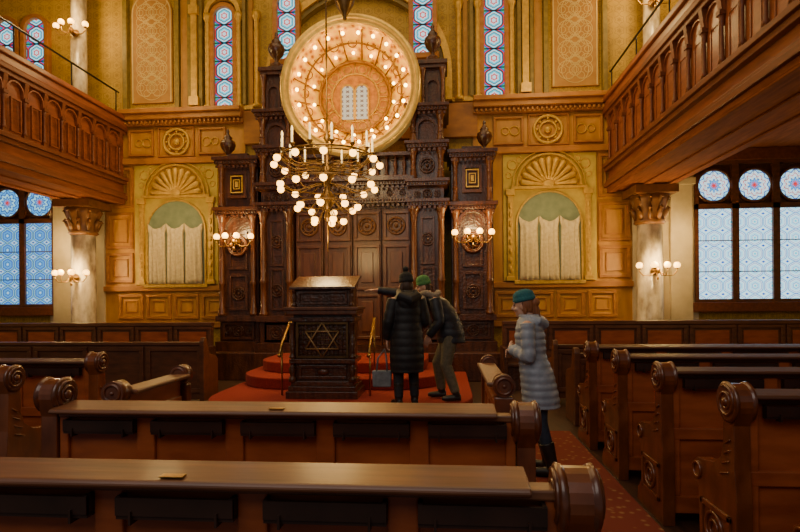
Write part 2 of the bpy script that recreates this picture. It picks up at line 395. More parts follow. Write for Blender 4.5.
# ------------------------------------------------------------------ upper wall decoration
for sgn in (-1,1):
    def X(o): return XC+sgn*o
    def bx(mb,o0,o1,y0,y1,z0,z1):
        a,b=sorted((X(o0),X(o1))); return mb.box(a,b,y0,y1,z0,z1)
    mb=MB()
    for off in (2.72,3.46,2.3):
        mb.lathe([(.10,0),(.10,.08),(.06,.12),(.055,2.0),(.09,2.08),(.10,2.2)],(X(off),11.9,6.02),14)
    cx=X(3.08); mb.ring(archpts(cx,8.2,8.2,.66),archpts(cx,8.2,8.2,.86),'y',11.82,YW)
    bx(mb,2.1,5.45,11.9,YW,6.0,6.1)
    bx(mb,3.68,3.82,11.8,YW,6.1,9.6); bx(mb,3.64,3.86,11.76,YW,6.1,6.3); bx(mb,3.64,3.86,11.76,YW,8.2,8.4)
    trim(mb,G_gild)
    mb=MB(); bx(mb,2.55,2.62,11.86,YW,6.1,9.6); bx(mb,3.58,3.66,11.86,YW,6.1,9.6); bx(mb,3.85,3.93,11.86,YW,6.1,9.6); bx(mb,4.15,4.25,11.88,YW,6.1,9.6); bx(mb,5.4,5.5,11.86,YW,6.1,9.6)
    trim(mb,G_olive)
    mb=MB(); bx(mb,2.4,2.5,11.93,YW,6.1,9.6); bx(mb,3.95,4.12,11.93,YW,6.1,9.6); trim(mb,G_rust)
    cx=X(4.83)
    pn=thing('painted_panel',(cx,11.96,6.25),'ochre wall panel with interlaced tan arabesque ornament','wall panel',group='arabesque panels')
    mkobj(MB().prism(archpts(0,0,2.1,1.0),'y',-.02,.035),'ground',G_rust,pn)
    mb=MB()
    for k in range(5):
        z=.36+.44*k
        mb.torus((0,-.02,z),.29,.010,'y',28,6); mb.torus((0,-.02,z),.13,.009,'y',20,6); mb.torus((0,-.02,z),.07,.008,'y',16,6)
        for sx in (-1,1):
            mb.torus((sx*.17,-.02,z),.20,.009,'y',24,6)
            mb.torus((sx*.25,-.02,z+.22),.12,.008,'y',20,6); mb.torus((sx*.27,-.02,z),.07,.008,'y',16,6)
            mb.torus((sx*.12,-.02,z+.13),.08,.007,'y',16,6); mb.torus((sx*.12,-.02,z-.13),.08,.007,'y',16,6)
        mb.torus((0,-.02,z+.22),.12,.009,'y',20,6)
    mb.ring(archpts(0,0.02,2.1,.90),archpts(0,0,2.1,.95),'y',-.035,0)
    mkobj(mb,'arabesque_tracery',G_cream,pn)
mb=MB(); mb.ring(archpts(XC+.05,6.0,6.6,3.9,24),archpts(XC+.05,6.0,6.6,4.2,24),'y',11.75,YW); trim(mb,G_gild)
mb=MB(); mb.ring(archpts(XC+.05,6.0,6.6,3.7,24),archpts(XC+.05,6.0,6.6,3.88,24),'y',11.82,YW); trim(mb,G_olive)
mb=MB(); mb.box(XC-2.6,XC+2.7,11.85,YW,5.2,5.95); trim(mb,W_walld)

# ------------------------------------------------------------------ columns
def column(loc,h,r,label):
    c=thing('column',loc,label,'column',group='aisle columns')
    mkobj(MB().lathe([(r*1.5,0),(r*1.5,.15),(r*1.25,.2),(r*1.3,.27),(r*1.05,.33)],(0,0,0),28),'base',M_stone,c)
    mkobj(MB().lathe([(r*1.02,.33),(r,.6),(r*.95,h-.75)],(0,0,0),28),'shaft',M_marble,c)
    mb=MB(); mb.lathe([(r*.97,h-.76),(r*1.2,h-.72),(r*1.05,h-.66),(r*1.1,h-.5),(r*1.3,h-.3),(r*1.45,h-.16)],(0,0,0),28)
    for k in range(10):
        a=2*pi*k/10
        for z_ in (-.66,-.44):
            mb.tube([(r*1.0*cos(a),r*1.0*sin(a),h+z_),(r*1.15*cos(a),r*1.15*sin(a),h+z_+.12),(r*1.42*cos(a),r*1.42*sin(a),h+z_+.24),(r*1.5*cos(a),r*1.5*sin(a),h+z_+.19)],[.04,.05,.035,.025],8)
    mb.box(-r*1.6,r*1.6,-r*1.6,r*1.6,h-.16,h)
    mkobj(mb,'capital',W_cap,c,label='carved brown foliate capital')
    return c
CZ=3.87
for sgn in (-1,1):
    column((XC+sgn*6.18,11.42,0),CZ,.26,'veined cream marble column with carved brown capital under the gallery')
for sgn in (-1,1):
    column((XC+sgn*6.25,11.42,4.90),5.5,.17,'slim marble column standing on the upper gallery')

# ------------------------------------------------------------------ balconies
def balcony(sgn):
    bal=thing('balcony',(XC+sgn*5.45,0,3.9),'carved cherry-wood gallery front with arcaded panels','balcony',group='side galleries')
    Y0,Y1=1.0,11.85
    def bx(mb,a,b,y0,y1,z0,z1):
        a,b=sorted((sgn*a,sgn*b)); return mb.box(a,b,y0,y1,z0,z1)
    mb=MB(); bx(mb,.0,1.1,Y0,Y1,.0,.12); bx(mb,.06,1.0,Y0,Y1,.12,.4); bx(mb,.0,.1,Y0,Y1,.12,.2)
    bx(mb,.0,.14,Y0,Y1,-.03,.0); bx(mb,.96,1.1,Y0,Y1,-.03,.0); bx(mb,.48,.62,Y0,Y1,-.03,.0)
    mkobj(mb,'beam',W_soff,bal,bevel=.01)
    mb=MB(); bx(mb,-.06,.1,Y0,Y1,.08,.17); bx(mb,-.02,.1,Y0,Y1,.17,.24); bx(mb,-.05,.1,Y0,Y1,.42,.5); bx(mb,-.10,.12,Y0,Y1,.5,.58)
    bx(mb,-.04,.1,Y0,Y1,1.58,1.66); bx(mb,-.08,.12,Y0,Y1,1.66,1.74)
    mkobj(mb,'moulding',W_balcd,bal,bevel=.01)
    mb=MB(); bx(mb,.04,.12,Y0,Y1,.2,1.9); mkobj(mb,'fascia_panel',W_balc,bal)
    mb=MB(); bx(mb,-.12,.2,Y0,Y1,1.88,1.98); bx(mb,-.07,.18,Y0,Y1,1.74,1.88); mkobj(mb,'top_rail',W_balc,bal,bevel=.015)
    mb=MB(); bx(mb,1.0,6.0 if sgn>0 else 4.9,Y0,Y1,.86,1.0); mkobj(mb,'gallery_floor',W_soff,bal)
    mb=MB(); bx(mb,.12,1.0,Y0,Y1,.86,1.0); bx(mb,.98,1.02,Y0,Y1,.4,.9) ; mkobj(mb,'soffit',W_soff,bal)
    p=.46; n=int((Y1-Y0)/p); cm=None; am=None
    for k in range(n):
        y=Y1-.2-k*p
        if cm is None:
            m1=MB(); m1.box(-.03,.05,-.05,.05,.58,.66); m1.lathe([(.042,0),(.042,.05),(.026,.08),(.022,.46),(.034,.50),(.03,.54),(.045,.60)],(0,0,.66),12); m1.box(-.05,.055,-.05,.05,1.26,1.32)
            m1.prism([(-.055,1.58),(.05,1.58),(.05,1.30),(-.02,1.32)],'y',-.045,.045)
            cm=mkobj(m1,'colonnette',W_balcd,bal,(sgn*0.01,y,0))
            cm.scale=(sgn,1,1)
            m2=MB(); m2.ring(archpts(0,0,.06,p-.12,10),archpts(0,0,.06,p-.07,10),'x',-.01,.04)
            m2.ring([(-.09,-.60),(-.09,-.08),(.09,-.08),(.09,-.60)],[(-.115,-.62),(-.115,-.055),(.115,-.055),(.115,-.62)],'x',.01,.05)
            m2.box(.01,.05,-.115,.115,-.645,-.62)
            am=mkobj(m2,'arch_panel',W_balc,bal,(sgn*0.02,y-p/2,1.30)); 
        else:
            c=cm.copy(); COL.objects.link(c); c.parent=bal; c.location=(sgn*.01,y,0)
            c=am.copy(); COL.objects.link(c); c.parent=bal; c.location=(sgn*.02,y-p/2,1.30)
    hr=thing('gallery_handrail',(XC+sgn*5.5,0,5.88),'thin black iron handrail above the wooden gallery front','handrail',group='gallery handrails')
    mb=MB(); mb.tube([(0,1.0,.55),(0,11.7,.55)],.02,8); mkobj(mb,'rail',M_iron,hr)
    pm=None
    for k in range(8):
        y=11.6-k*1.45
        if pm is None: pm=mkobj(MB().tube([(0,0,0),(0,0,.55)],.014,8),'post',M_iron,hr,(0,y,0))
        else:
            c=pm.copy(); COL.objects.link(c); c.parent=hr; c.location=(0,y,0)
balcony(1); balcony(-1)

# ------------------------------------------------------------------ platform and steps
def stepshape(hw,y0,y1,r):
    p=[(-hw,y1)]
    for i in range(9):
        a=pi+pi/2*i/8; p.append((-hw+r+r*cos(a),y0+r+r*sin(a)))
    for i in range(9):
        a=1.5*pi+pi/2*i/8; p.append((hw-r+r*cos(a),y0+r+r*sin(a)))
    p.append((hw,y1)); return p
AX=-1.87
trim(MB().prism(stepshape(1.95,6.6,10.44,1.3),'z',0,.2),M_carpet,(-1.55,0,0),.02,'red carpeted step')
trim(MB().prism(stepshape(1.72,8.22,10.44,.9),'z',.2,.38),M_carpet,(-1.72,0,0),.02,'red carpeted step')
trim(MB().prism(stepshape(1.48,8.8,10.44,.7),'z',.38,.56),M_carpet,(-1.80,0,0),.02,'red carpeted step')
trim(MB().box(-3.05,3.05,10.45,11.98,0,.56),W_ark,(AX,0,0),.02,'dark wooden plinth')

# ------------------------------------------------------------------ ark
ark=thing('torah_ark',(AX,10.6,.56),'towering carved dark-walnut holy ark with columns, urns and panelled doors','ark')
def rosette(mb,x,y,z,r):
    mb.torus((x,y,z),r,r*.13,'y',24,6); mb.torus((x,y,z),r*.6,r*.1,'y',20,6); mb.sphere((x,y,z),(r*.25,.03,r*.25),10,6)
    for k in range(8):
        a=k*pi/4; mb.sphere((x+r*.8*cos(a),y,z+r*.8*sin(a)),(r*.12,.02,r*.12),6,4)
def colonnette(mb,x,y,z0,z1,r):
    h=z1-z0
    mb.lathe([(r*1.6,0),(r*1.6,.05),(r*1.2,.09),(r*1.35,.13),(r,.18),(r*1.0,h*.3),(r*1.35,h*.32),(r*1.0,h*.35),(r*.88,h-.3),(r*1.2,h-.27),(r*.95,h-.24),(r*1.3,h-.12),(r*1.9,h-.05),(r*1.9,h)],(x,y,z0),14)
def urn(s):
    return [(.0,0),(.10*s,0),(.10*s,.05*s),(.04*s,.09*s),(.05*s,.14*s),(.15*s,.25*s),(.19*s,.36*s),(.17*s,.45*s),(.09*s,.5*s),(.11*s,.54*s),(.06*s,.60*s),(.03*s,.66*s),(.045*s,.71*s),(.0,.78*s)]
def dent(mb,x0,x1,y,z,s=.06):
    n=max(1,int((x1-x0)/(s*1.8)))
    for k in range(n):
        xx=x0+(x1-x0)*(k+.5)/n; mb.box(xx-s/2,xx+s/2,y-s*.6,y,z,z+s)
def beads(mb,x0,x1,y,z,r=.022):
    n=int((x1-x0)/(r*2.6))
    for k in range(n): mb.sphere((x0+(x1-x0)*(k+.5)/n,y,z),(r,r*.8,r),6,5)
for sgn in (-1,1):
    cx=sgn*1.54
    mb=MB(); mb.box(cx-.33,cx+.33,.08,1.1,0,4.85)
    mb.box(cx-.42,cx+.42,-.12,1.1,0,.18); mb.box(cx-.40,cx+.40,-.1,1.1,.62,.74)
    mb.frame(cx-.26,cx+.26,.2,.6,-.0,.08,.05); mb.box(cx-.36,cx+.36,0,.1,.18,.62)
    mb.frame(cx-.14,cx+.14,.85,1.7,.02,.08,.04); mb.frame(cx-.14,cx+.14,1.75,2.7,.02,.08,.04)
    for z in (2.9,3.3,4.05,4.78):
        mb.box(cx-.40,cx+.40,-.1,1.1,z,z+.07); mb.box(cx-.44,cx+.44,-.15,1.1,z+.07,z+.13); beads(mb,cx-.38,cx+.38,-.11,z+.035)
    dent(mb,cx-.4,cx+.4,-.1,2.97-.13,.05); dent(mb,cx-.4,cx+.4,-.08,4.7,.05); dent(mb,cx-.4,cx+.4,-.08,3.98,.05)
    rosette(mb,cx,.03,3.15,.09); rosette(mb,cx,.03,1.25,.12); rosette(mb,cx,.03,2.25,.12); rosette(mb,cx,.03,3.72,.14)
    for q in (-.2,.2): rosette(mb,cx+q,.0,3.15,.06)
    rosette(mb,cx,-.01,.4,.12)
    mb.ring(archpts(cx,4.2,4.45,.34,10),archpts(cx,4.2,4.45,.46,10),'y',0,.08)
    cu=sgn*1.66
    mb.box(cu-.20,cu+.20,.3,.8,4.91,5.75)
    mb.ring(archpts(cu,5.0,5.4,.2,8),archpts(cu,5.0,5.4,.3,8),'y',.25,.3)
    mb.box(cu-.26,cu+.26,.22,.86,5.75,5.82); mb.box(cu-.30,cu+.30,.18,.9,5.82,5.9)
    mb.lathe([(.28,5.9),(.25,5.95),(.16,6.0),(.13,6.06)],(cu,.5,0),16)
    mkobj(mb,'tower',W_ark,ark,bevel=.006)
    for q in (-.27,.27):
        mb=MB(); colonnette(mb,cx+q,-.0,.74,2.9,.06); mkobj(mb,'column',W_ark2,ark)
        mb=MB(); colonnette(mb,cx+q,-.0,3.43,4.05,.05); mkobj(mb,'column',W_ark2,ark)
        mb=MB(); colonnette(mb,cx+q,-.0,4.18,4.78,.05); mkobj(mb,'column',W_ark2,ark)
        mb=MB(); colonnette(mb,cu+q*.75,.25,4.91,5.75,.035); mkobj(mb,'column',W_ark2,ark)
    mkobj(MB().lathe(urn(.95),(cu,.5,6.04),16),'urn_finial',W_ark,ark)
    cx=sgn*2.44
    mb=MB(); mb.box(cx-.42,cx+.42,.3,1.3,0,3.95); mb.box(cx-.47,cx+.47,.15,1.3,0,.2); mb.box(cx-.46,cx+.46,.16,1.3,.62,.74)
    mb.frame(cx-.34,cx+.34,.24,.6,.24,.3,.05)
    mb.frame(cx-.2,cx+.2,.85,1.6,.24,.3,.05); mb.frame(cx-.2,cx+.2,1.7,2.5,.24,.3,.05); mb.frame(cx-.2,cx+.2,3.2,3.75,.22,.3,.06)
    rosette(mb,cx,.26,1.2,.13); rosette(mb,cx,.25,.42,.11)
    for q in (-.22,.22): rosette(mb,cx+q,.25,.42,.07)
    for z in (2.85,3.9): mb.box(cx-.46,cx+.46,.15,1.3,z,z+.08); mb.box(cx-.5,cx+.5,.1,1.3,z+.08,z+.15); beads(mb,cx-.44,cx+.44,.14,z+.04)
    dent(mb,cx-.45,cx+.45,.17,2.78,.05); dent(mb,cx-.45,cx+.45,.17,3.82,.05)
    mb.box(cx-.2,cx+.2,.3,.8,4.05,4.15); mb.ring(archpts(cx,2.55,2.55,.5,10),archpts(cx,2.55,2.55,.64,10),'y',.2,.3)
    mkobj(mb,'tower',W_ark,ark,bevel=.006)
    rm=MB(); rosette(rm,cx,.22,2.2,.17); rm.torus((cx,.22,2.2),.2,.03,'y'); mkobj(rm,'rosette',W_ark2,ark)
    for q in (-.34,.34):
        mb=MB(); colonnette(mb,cx+q,.22,.74,2.85,.055); mkobj(mb,'column',W_ark2,ark)
        mb=MB(); colonnette(mb,cx+q,.22,3.0,3.9,.045); mkobj(mb,'column',W_ark2,ark)
    mkobj(MB().lathe(urn(.85),(sgn*2.7,.4,4.05),16),'urn_finial',W_ark,ark)
    mb=MB(); mb.frame(cx-.13,cx+.13,3.3,3.66,.19,.22,.02); mb.frame(cx-.07,cx+.07,3.38,3.58,.19,.22,.015); mb.box(cx-.03,cx+.03,.2,.22,3.42,3.54)
    mkobj(mb,'gilt_plaque',G_gild,ark,label='small gilt square plaque')
mb=MB(); mb.box(-1.2,1.2,.3,1.3,0,3.0); mb.box(-1.2,1.2,.15,.4,0,.12); mkobj(mb,'back_body',W_ark,ark)
for k in range(4):
    x=-.9+k*.6
    mb=MB(); mb.box(x-.285,x+.285,.2,.27,.12,2.9)
    mb.frame(x-.26,x+.26,2.25,2.85,.14,.2,.06); mb.frame(x-.26,x+.26,1.25,2.17,.14,.2,.06); mb.frame(x-.26,x+.26,.25,1.17,.14,.2,.06)
    mb.box(x-.12,x+.12,.16,.2,1.40,2.02); mb.box(x-.12,x+.12,.16,.2,.40,1.02)
    d=mkobj(mb,'door',W_door,ark,bevel=.008)
    mb=MB(); rosette(mb,x,.17,2.55,.17); mkobj(mb,'medallion',W_cap,d,label='round carved door medallion')
mb=MB(); mb.box(-1.2,1.2,.05,1.0,3.0,3.1); mb.box(-1.22,1.22,.1,1.0,3.1,3.35); mb.box(-1.25,1.25,-.02,1.0,3.35,3.42); mb.box(-1.28,1.28,-.1,1.0,3.42,3.5)
dent(mb,-1.2,1.2,.05,2.92,.055); dent(mb,-1.2,1.2,0,3.28,.055); beads(mb,-1.2,1.2,-.02,3.385); beads(mb,-1.15,1.15,.05,3.05)
for k in range(9): rosette(mb,-1.04+k*.26,.08,3.2,.06)
mb.box(-1.2,1.2,.2,1.0,3.5,4.0)
mb.box(-1.25,1.25,-.05,1.0,3.92,3.99)
mkobj(mb,'entablature',W_ark,ark,bevel=.005)
mb=MB(); mb.box(-1.15,1.15,.0,.16,3.5,3.54)
for k in range(13): mb.lathe([(.03,0),(.045,.06),(.02,.14),(.045,.26),(.02,.36),(.035,.42)],(-1.08+k*.18,.08,3.51),10)
mkobj(mb,'balustrade',W_ark2,ark)

# ------------------------------------------------------------------ rose
RC=(-1.84,10.42,5.86)
rose=thing('rose_window',RC,'large glowing round amber mosaic rose set in a gilded ring of light bulbs','rose window')
mb=MB(); mb.torus((0,0,0),1.35,.06,'y',64,10); mb.torus((0,.0,0),1.24,.028,'y',64,8)
mb.lathe([(1.22,-.0),(1.39,-.02),(1.40,.25),(1.22,.25)],(0,0,0),64,'y',closed=True)
mkobj(mb,'outer_ring',noisy('glowing_gilt_ring',(.55,.33,.04),(.78,.52,.09),.28,10,metal=.6,emis=(1,.6,.15),es=.14),rose,label='gilded ring')  # slight emission on the gilt imitates light from the bulbs
v=[];f=[];prof=[(1.22,.0),(1.19,.15),(1.05,.35),(.89,.55),(.74,.7)];sg=64
for r_,h in prof:
    for k in range(sg): a=2*pi*k/sg; v.append((r_*cos(a),h,r_*sin(a)))
for i in range(len(prof)-1):
    for k in range(sg): f.append((i*sg+k,i*sg+(k+1)%sg,(i+1)*sg+(k+1)%sg,(i+1)*sg+k))
mb=MB(); mb.add(v,f,True); o=mkobj(mb,'recess',M_rose,rose,label='coffered amber mosaic recess'); sm=o.modifiers.new('s','SOLIDIFY'); sm.thickness=.02; sm.offset=1
mb=MB(); mb.torus((0,.37,0),1.0,.02,'y',64,6); mb.torus((0,.64,0),.74,.04,'y',48,8)
for k in range(16):
    a=2*pi*(k+.5)/16
    mb.tube([(1.17*cos(a),.13,1.17*sin(a)),(.99*cos(a),.38,.99*sin(a)),(.76*cos(a),.66,.76*sin(a))],.018,8)
    a=2*pi*k/16; mb.torus((1.0*cos(a),.36,1.0*sin(a)),.09,.012,'y',16,6)
mkobj(mb,'rib',noisy('deep_gilt',(.22,.09,.006),(.36,.17,.012),.4,12,metal=.3),rose)
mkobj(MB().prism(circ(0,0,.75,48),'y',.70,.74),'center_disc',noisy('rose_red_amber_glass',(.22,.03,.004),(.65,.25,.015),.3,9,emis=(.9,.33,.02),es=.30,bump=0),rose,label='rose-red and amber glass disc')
mb=MB(); mb.torus((0,.68,0),.5,.025,'y',48,8)
for k in range(12):
    a=2*pi*k/12
    mb.tube([(.5*cos(a),.68,.5*sin(a)),(.72*cos(a),.68,.72*sin(a))],.016,6); mb.torus((.61*cos(a+pi/12),.68,.61*sin(a+pi/12)),.085,.012,'y',16,6)
mkobj(mb,'tracery',G_gild,rose)
for sx in (-1,1):
    o=mkobj(MB().prism(archpts(0,-.46,.10,.25),'y',.60,.66),'tablet',GL_tab,rose,(sx*.15,0,0),label='arched cream glass tablet with rows of marks')
mb=MB(); 
for sx in (-1,1): mb.ring(archpts(sx*.15,-.46,.10,.24),archpts(sx*.15,-.49,.10,.30),'y',.58,.67)
mkobj(mb,'tablet_frame',G_gild,rose)
def bulbs(R,y,n,off,r=.04):
    me=MB().sphere((0,0,0),r,10,8).mesh('bulb'); me.materials.append(M_bulb)
    for k in range(n):
        a=2*pi*(k+off)/n; o=bpy.data.objects.new('bulb',me); COL.objects.link(o); o.parent=rose; o.location=(R*cos(a),y,R*sin(a))
bulbs(1.10,.13,22,0,.036); bulbs(.85,.48,14,.5,.032)

# ------------------------------------------------------------------ chandelier
def S_arm(mb,r0,z0,r1,z1,a,rad=.008):
    pts=[]
    for i in range(11):
        t=i/10; r=r0+(r1-r0)*t; z=z0+(z1-z0)*t-.10*sin(pi*t)+.05*sin(2*pi*t)
        pts.append((r*cos(a),r*sin(a),z))
    mb.tube(pts,rad,8)
ch=thing('chandelier',(-1.9,8.6,3.5),'large tiered brass chandelier with glowing globes and candle lights','chandelier')
mb=MB(); mb.lathe([(0,-.62),(.03,-.6),(.06,-.52),(.03,-.45),(.05,-.4),(.11,-.3),(.13,-.2),(.05,-.1),(.04,0),(.07,.06),(.12,.16),(.08,.26),(.03,.34),(.025,.7),(.06,.75),(.03,.82),(.02,1.0)],(0,0,0),20)
mkobj(mb,'hub',M_dkbrass,ch)
mkobj(MB().tube([(0,0,.95),(0,0,6.9)],.014,8),'rod',M_dkbrass,ch)
mkobj(MB().tube([(0,0,-.62),(0,0,-1.1)],.008,6),'pull_rod',M_brass,ch)
mb=MB(); mb.torus((0,0,.44),.74,.014,'z',56,6); mb.torus((0,0,.36),.84,.012,'z',56,6); mb.torus((0,0,.0),.78,.011,'z',56,6); mb.torus((0,0,-.32),.50,.011,'z',48,6); mkobj(mb,'ring',M_dkbrass,ch)
def tier(n,R,zt,z0,kind,off):
    for k in range(n):
        a=2*pi*(k+off)/n
        if k==0:
            if kind=='globe':
                m=MB(); S_arm(m,.05,z0,R,zt,0); m.lathe([(.015,-.05),(.045,-.02),(.03,.0)],(R,0,zt+.02),10); tier.arm=m.mesh('arm'); tier.arm.materials.append(M_dkbrass)
                g=MB().sphere((R,0,zt-.04),.058,14,10); tier.g=g.mesh('globe'); tier.g.materials.append(M_globe)
            else:
                m=MB(); S_arm(m,.05,z0,R,zt,0,.007); m.lathe([(.012,-.04),(.040,0),(.045,.015),(.02,.02)],(R,0,zt),10); tier.arm=m.mesh('arm'); tier.arm.materials.append(M_dkbrass)
                g=MB().lathe([(.016,0),(.016,.17),(.012,.18),(.02,.21),(.014,.25),(0,.28)],(R,0,zt+.01),8); tier.g=g.mesh('candle'); tier.g.materials.append(M_candle)
        for me,nm in ((tier.arm,'arm'),(tier.g,kind)):
            o=bpy.data.objects.new(nm,me); COL.objects.link(o); o.parent=ch; o.rotation_euler=(0,0,a)
tier(5,.26,-.56,-.4,'globe',.2)
tier(8,.50,-.34,-.22,'globe',0)
tier(11,.78,-.02,.0,'globe',.5)
tier(12,.86,.36,.22,'globe',.3)
tier(14,.74,.50,.32,'candle',.2)

# ------------------------------------------------------------------ sconces
def sconce(loc,n,spread,label,group):
    s=thing('wall_sconce',loc,label,'wall lamp',group=group)
    mb=MB(); mb.lathe([(.09,.0),(.08,-.03),(.03,-.06),(.02,-.12)],(0,0,0),16,'y'); mb.sphere((0,-.14,0),(.05,.05,.07)); mb.lathe([(0,-.2),(.025,-.16),(.012,-.1)],(0,-.14,0),10)
    mkobj(mb,'backplate',M_brass,s)
    for k in range(n):
        t=(k/(n-1)-.5)*2; x=t*spread; y=-.16-.16*(1-t*t)
        m=MB(); m.tube([(0,-.14,0),(x*.4,-.14+(y+.14)*.4,-.10),(x*.8,y,-.10),(x,y,-.02),(x,y,.03)],.011,8); m.lathe([(.012,0),(.04,.02),(.035,.035)],(x,y,.02),10)
        mkobj(m,'arm',M_brass,s); mkobj(MB().sphere((x,y,.10),.064,14,10),'globe',M_globe,s)
    return s
for sgn in (-1,1):
    sconce((AX+sgn*2.44,10.78,2.83),4,.36,'brass wall sconce with glowing globes mounted on the ark','ark sconces')
    sconce((XC+sgn*6.18,11.15,2.15),4,.36,'brass sconce with glowing globes on a marble column','column sconces')
    sconce((XC+sgn*6.2,11.24,7.6),4,.34,'brass sconce with glowing globes on an upper gallery column','upper sconces')

et=thing('hanging_lamp',(AX+.04,9.9,6.85),'dark bronze eternal lamp hanging on chains before the rose','hanging lamp')
mb=MB(); mb.lathe([(0,0),(.04,.03),(.03,.08),(.10,.18),(.17,.32),(.19,.40),(.15,.44),(.12,.50),(.16,.58),(.1,.68),(.04,.74),(.03,.82)],(0,0,0),18); mkobj(mb,'body',M_dkbrass,et)
mb=MB(); mb.tube([(0,0,.8),(0,0,3.55)],.012,6)
for k in range(3):
    a=2*pi*k/3; mb.tube([(.17*cos(a),.17*sin(a),.42),(.02*cos(a),.02*sin(a),1.1)],.008,6)
mkobj(mb,'chain',M_dkbrass,et)

# ------------------------------------------------------------------ reading desk (bimah)
lec=thing('lectern',(-1.76,7.8,.2),'carved dark wood reading desk with a brass star lattice front','lectern')
mb=MB(); mb.box(-.52,.52,-.34,.34,0,.10); mb.box(-.49,.49,-.31,.31,.10,.17); mb.box(-.46,.46,-.28,.28,.17,.24); mb.box(-.43,.43,-.22,.22,.2,1.22)
mb.box(-.48,.48,-.29,.29,.50,.56); mb.box(-.48,.48,-.29,.29,1.10,1.16)
for x in (-.44,.44):
    mb.lathe([(.06,0),(.06,.05),(.035,.08),(.055,.18),(.03,.25),(.05,.28)],(x,-.25,.23),12)
    mb.lathe([(.05,0),(.05,.03),(.03,.06),(.045,.26),(.03,.30),(.035,.46),(.05,.52)],(x,-.25,.57),12)
mb.frame(-.35,.35,.27,.47,-.25,-.22,.04)
mb.sphere((0,-.23,.37),(.09,.03,.05),12,8)
mkobj(mb,'body',W_ark,lec,bevel=.008)
mb=MB(); mb.box(-.51,.51,-.34,.34,1.2,1.26); mb.box(-.54,.54,-.36,.36,1.26,1.31)
mkobj(mb,'desk_top',W_door,lec,bevel=.012)
mb=MB(); mb.prism([(-.2,1.31),(.28,1.31),(.28,1.72),(.2,1.76),(-.22,1.62),(-.26,1.57),(-.2,1.55)],'x',-.42,.42); mb.prism([(-.27,1.56),(-.27,1.60),(.22,1.77),(.34,1.77),(.34,1.74),(.22,1.73)],'x',-.48,.48)
mb.frame(-.36,.36,1.34,1.53,-.23,-.2,.03); mb.box(-.3,.3,-.215,-.2,1.39,1.48)
for x in (-.42,.42): mb.lathe([(.04,0),(.04,.03),(.02,.06),(.034,.12),(.02,.18),(.04,.23)],(x,-.21,1.32),12)
mkobj(mb,'book_stand',W_ark,lec,bevel=.01)
mb=MB(); mb.frame(-.38,.38,.575,1.09,-.27,-.24,.03)
for k in range(12):
    t=-.35+k*.064; mb.tube([(t,-.245,.60),(t,-.245,1.07)],.004,4)
for k in range(7):
    t=.63+k*.07; mb.tube([(-.36,-.245,t),(.36,-.245,t)],.004,4)
mkobj(mb,'lattice',M_dkbrass,lec,label='dark bronze lattice grille')
mb=MB()
for s0 in (0,1):
    P=[(.28*sin(2*pi*k/3+s0*pi),-.262,.832+.25*cos(2*pi*k/3+s0*pi)) for k in range(3)]
    for k in range(3): mb.tube([P[k],P[(k+1)%3]],.013,6)
mkobj(mb,'star_emblem',M_star,lec,label='brass six-pointed star')
for sx in (-1,1):
    h=thing('stair_handrail',(-1.76+sx*.66,7.75,.2),'slender brass and wood handrail beside the reading desk','handrail',group='desk handrails')
    mkobj(MB().tube([(0,0,0),(0,0,.75)],.014,8),'post',M_brass,h); mkobj(MB().tube([(0,.5,0.18),(0,.5,1.12)],.014,8),'post',M_brass,h)
    mb=MB(); mb.tube([(0,-.12,.60),(0,0,.75),(0,.5,1.12),(0,.58,1.12)],.018,8); mb.sphere((0,-.12,.6),.03,10,8); mkobj(mb,'rail',M_brass,h)

# ------------------------------------------------------------------ pews
def end_profile(H,r):
    p=[(-.07,0),(-.07,H-.62),(-.055,H-.45),(-.05,H-2*r-.02)]
    cy,cz=0.0,H-r
    for i in range(15):
        a=pi*1.15-(pi*1.15+.9)*i/14
        p.append((cy+r*cos(a),cz+r*sin(a)))
    p+=[(.06,H-.26),(.06,H-.34),(.09,H-.42),(.16,H-.47),(.27,H-.49),(.36,H-.50),(.42,H-.54),(.43,H-.60),(.40,H-.65),(.35,H-.67),(.34,.2),(.42,.1),(.44,0)]
    return p
def end_panel(parent,x,H,r=.11,t=.042):
    mb=MB(); mb.prism(end_profile(H,r),'x',x-t,x+t)
    for f_ in (-1,1):
        m_=x+f_*(t+.004)
        mb.torus((m_,.16,(H-.68)/2+.06),.09,.012,'x',24,6); mb.torus((m_,.16,(H-.68)/2+.06),.045,.010,'x',16,6)
        for k in range(4):
            mb.tube([(m_,-.02+k*.006,H-.30-k*.06),(m_,.03+k*.02,H-.33-k*.06)],.006,5)
        mb.torus((m_,.36,H-.575),.045,.010,'x',16,6)
        for a,b,c,d in ((-.02,.31,.15,.18),(-.02,.31,H-.75,H-.72),(-.02,.01,.15,H-.72),(.28,.31,.15,H-.72)):
            mb.box(m_-.008,m_+.008,a,b,c,d)
    e=mkobj(mb,'end_panel',W_pewend,parent,bevel=.010)
    mb=MB(); cz=H-r
    mb.lathe([(r-.004,-t-.016),(r+.010,-t-.008),(r+.004,-t+.006),(r-.004,-t+.014),(r-.004,t-.014),(r+.004,t-.006),(r+.010,t+.008),(r-.004,t+.016)],(x,0,cz),28,'x')
    for f_ in (-1,1):
        xx=x+f_*(t+.016)
        pts=[(xx,(r-.012-(r-.035)*q)*cos(1.2+q*4*pi*.9),cz+(r-.012-(r-.035)*q)*sin(1.2+q*4*pi*.9)) for q in [i/28 for i in range(29)]]
        mb.tube(pts,.009,6); mb.sphere((xx,0,cz),(.02,.026,.026),10,6)
    mkobj(mb,'scroll',W_pew,e)
    return e
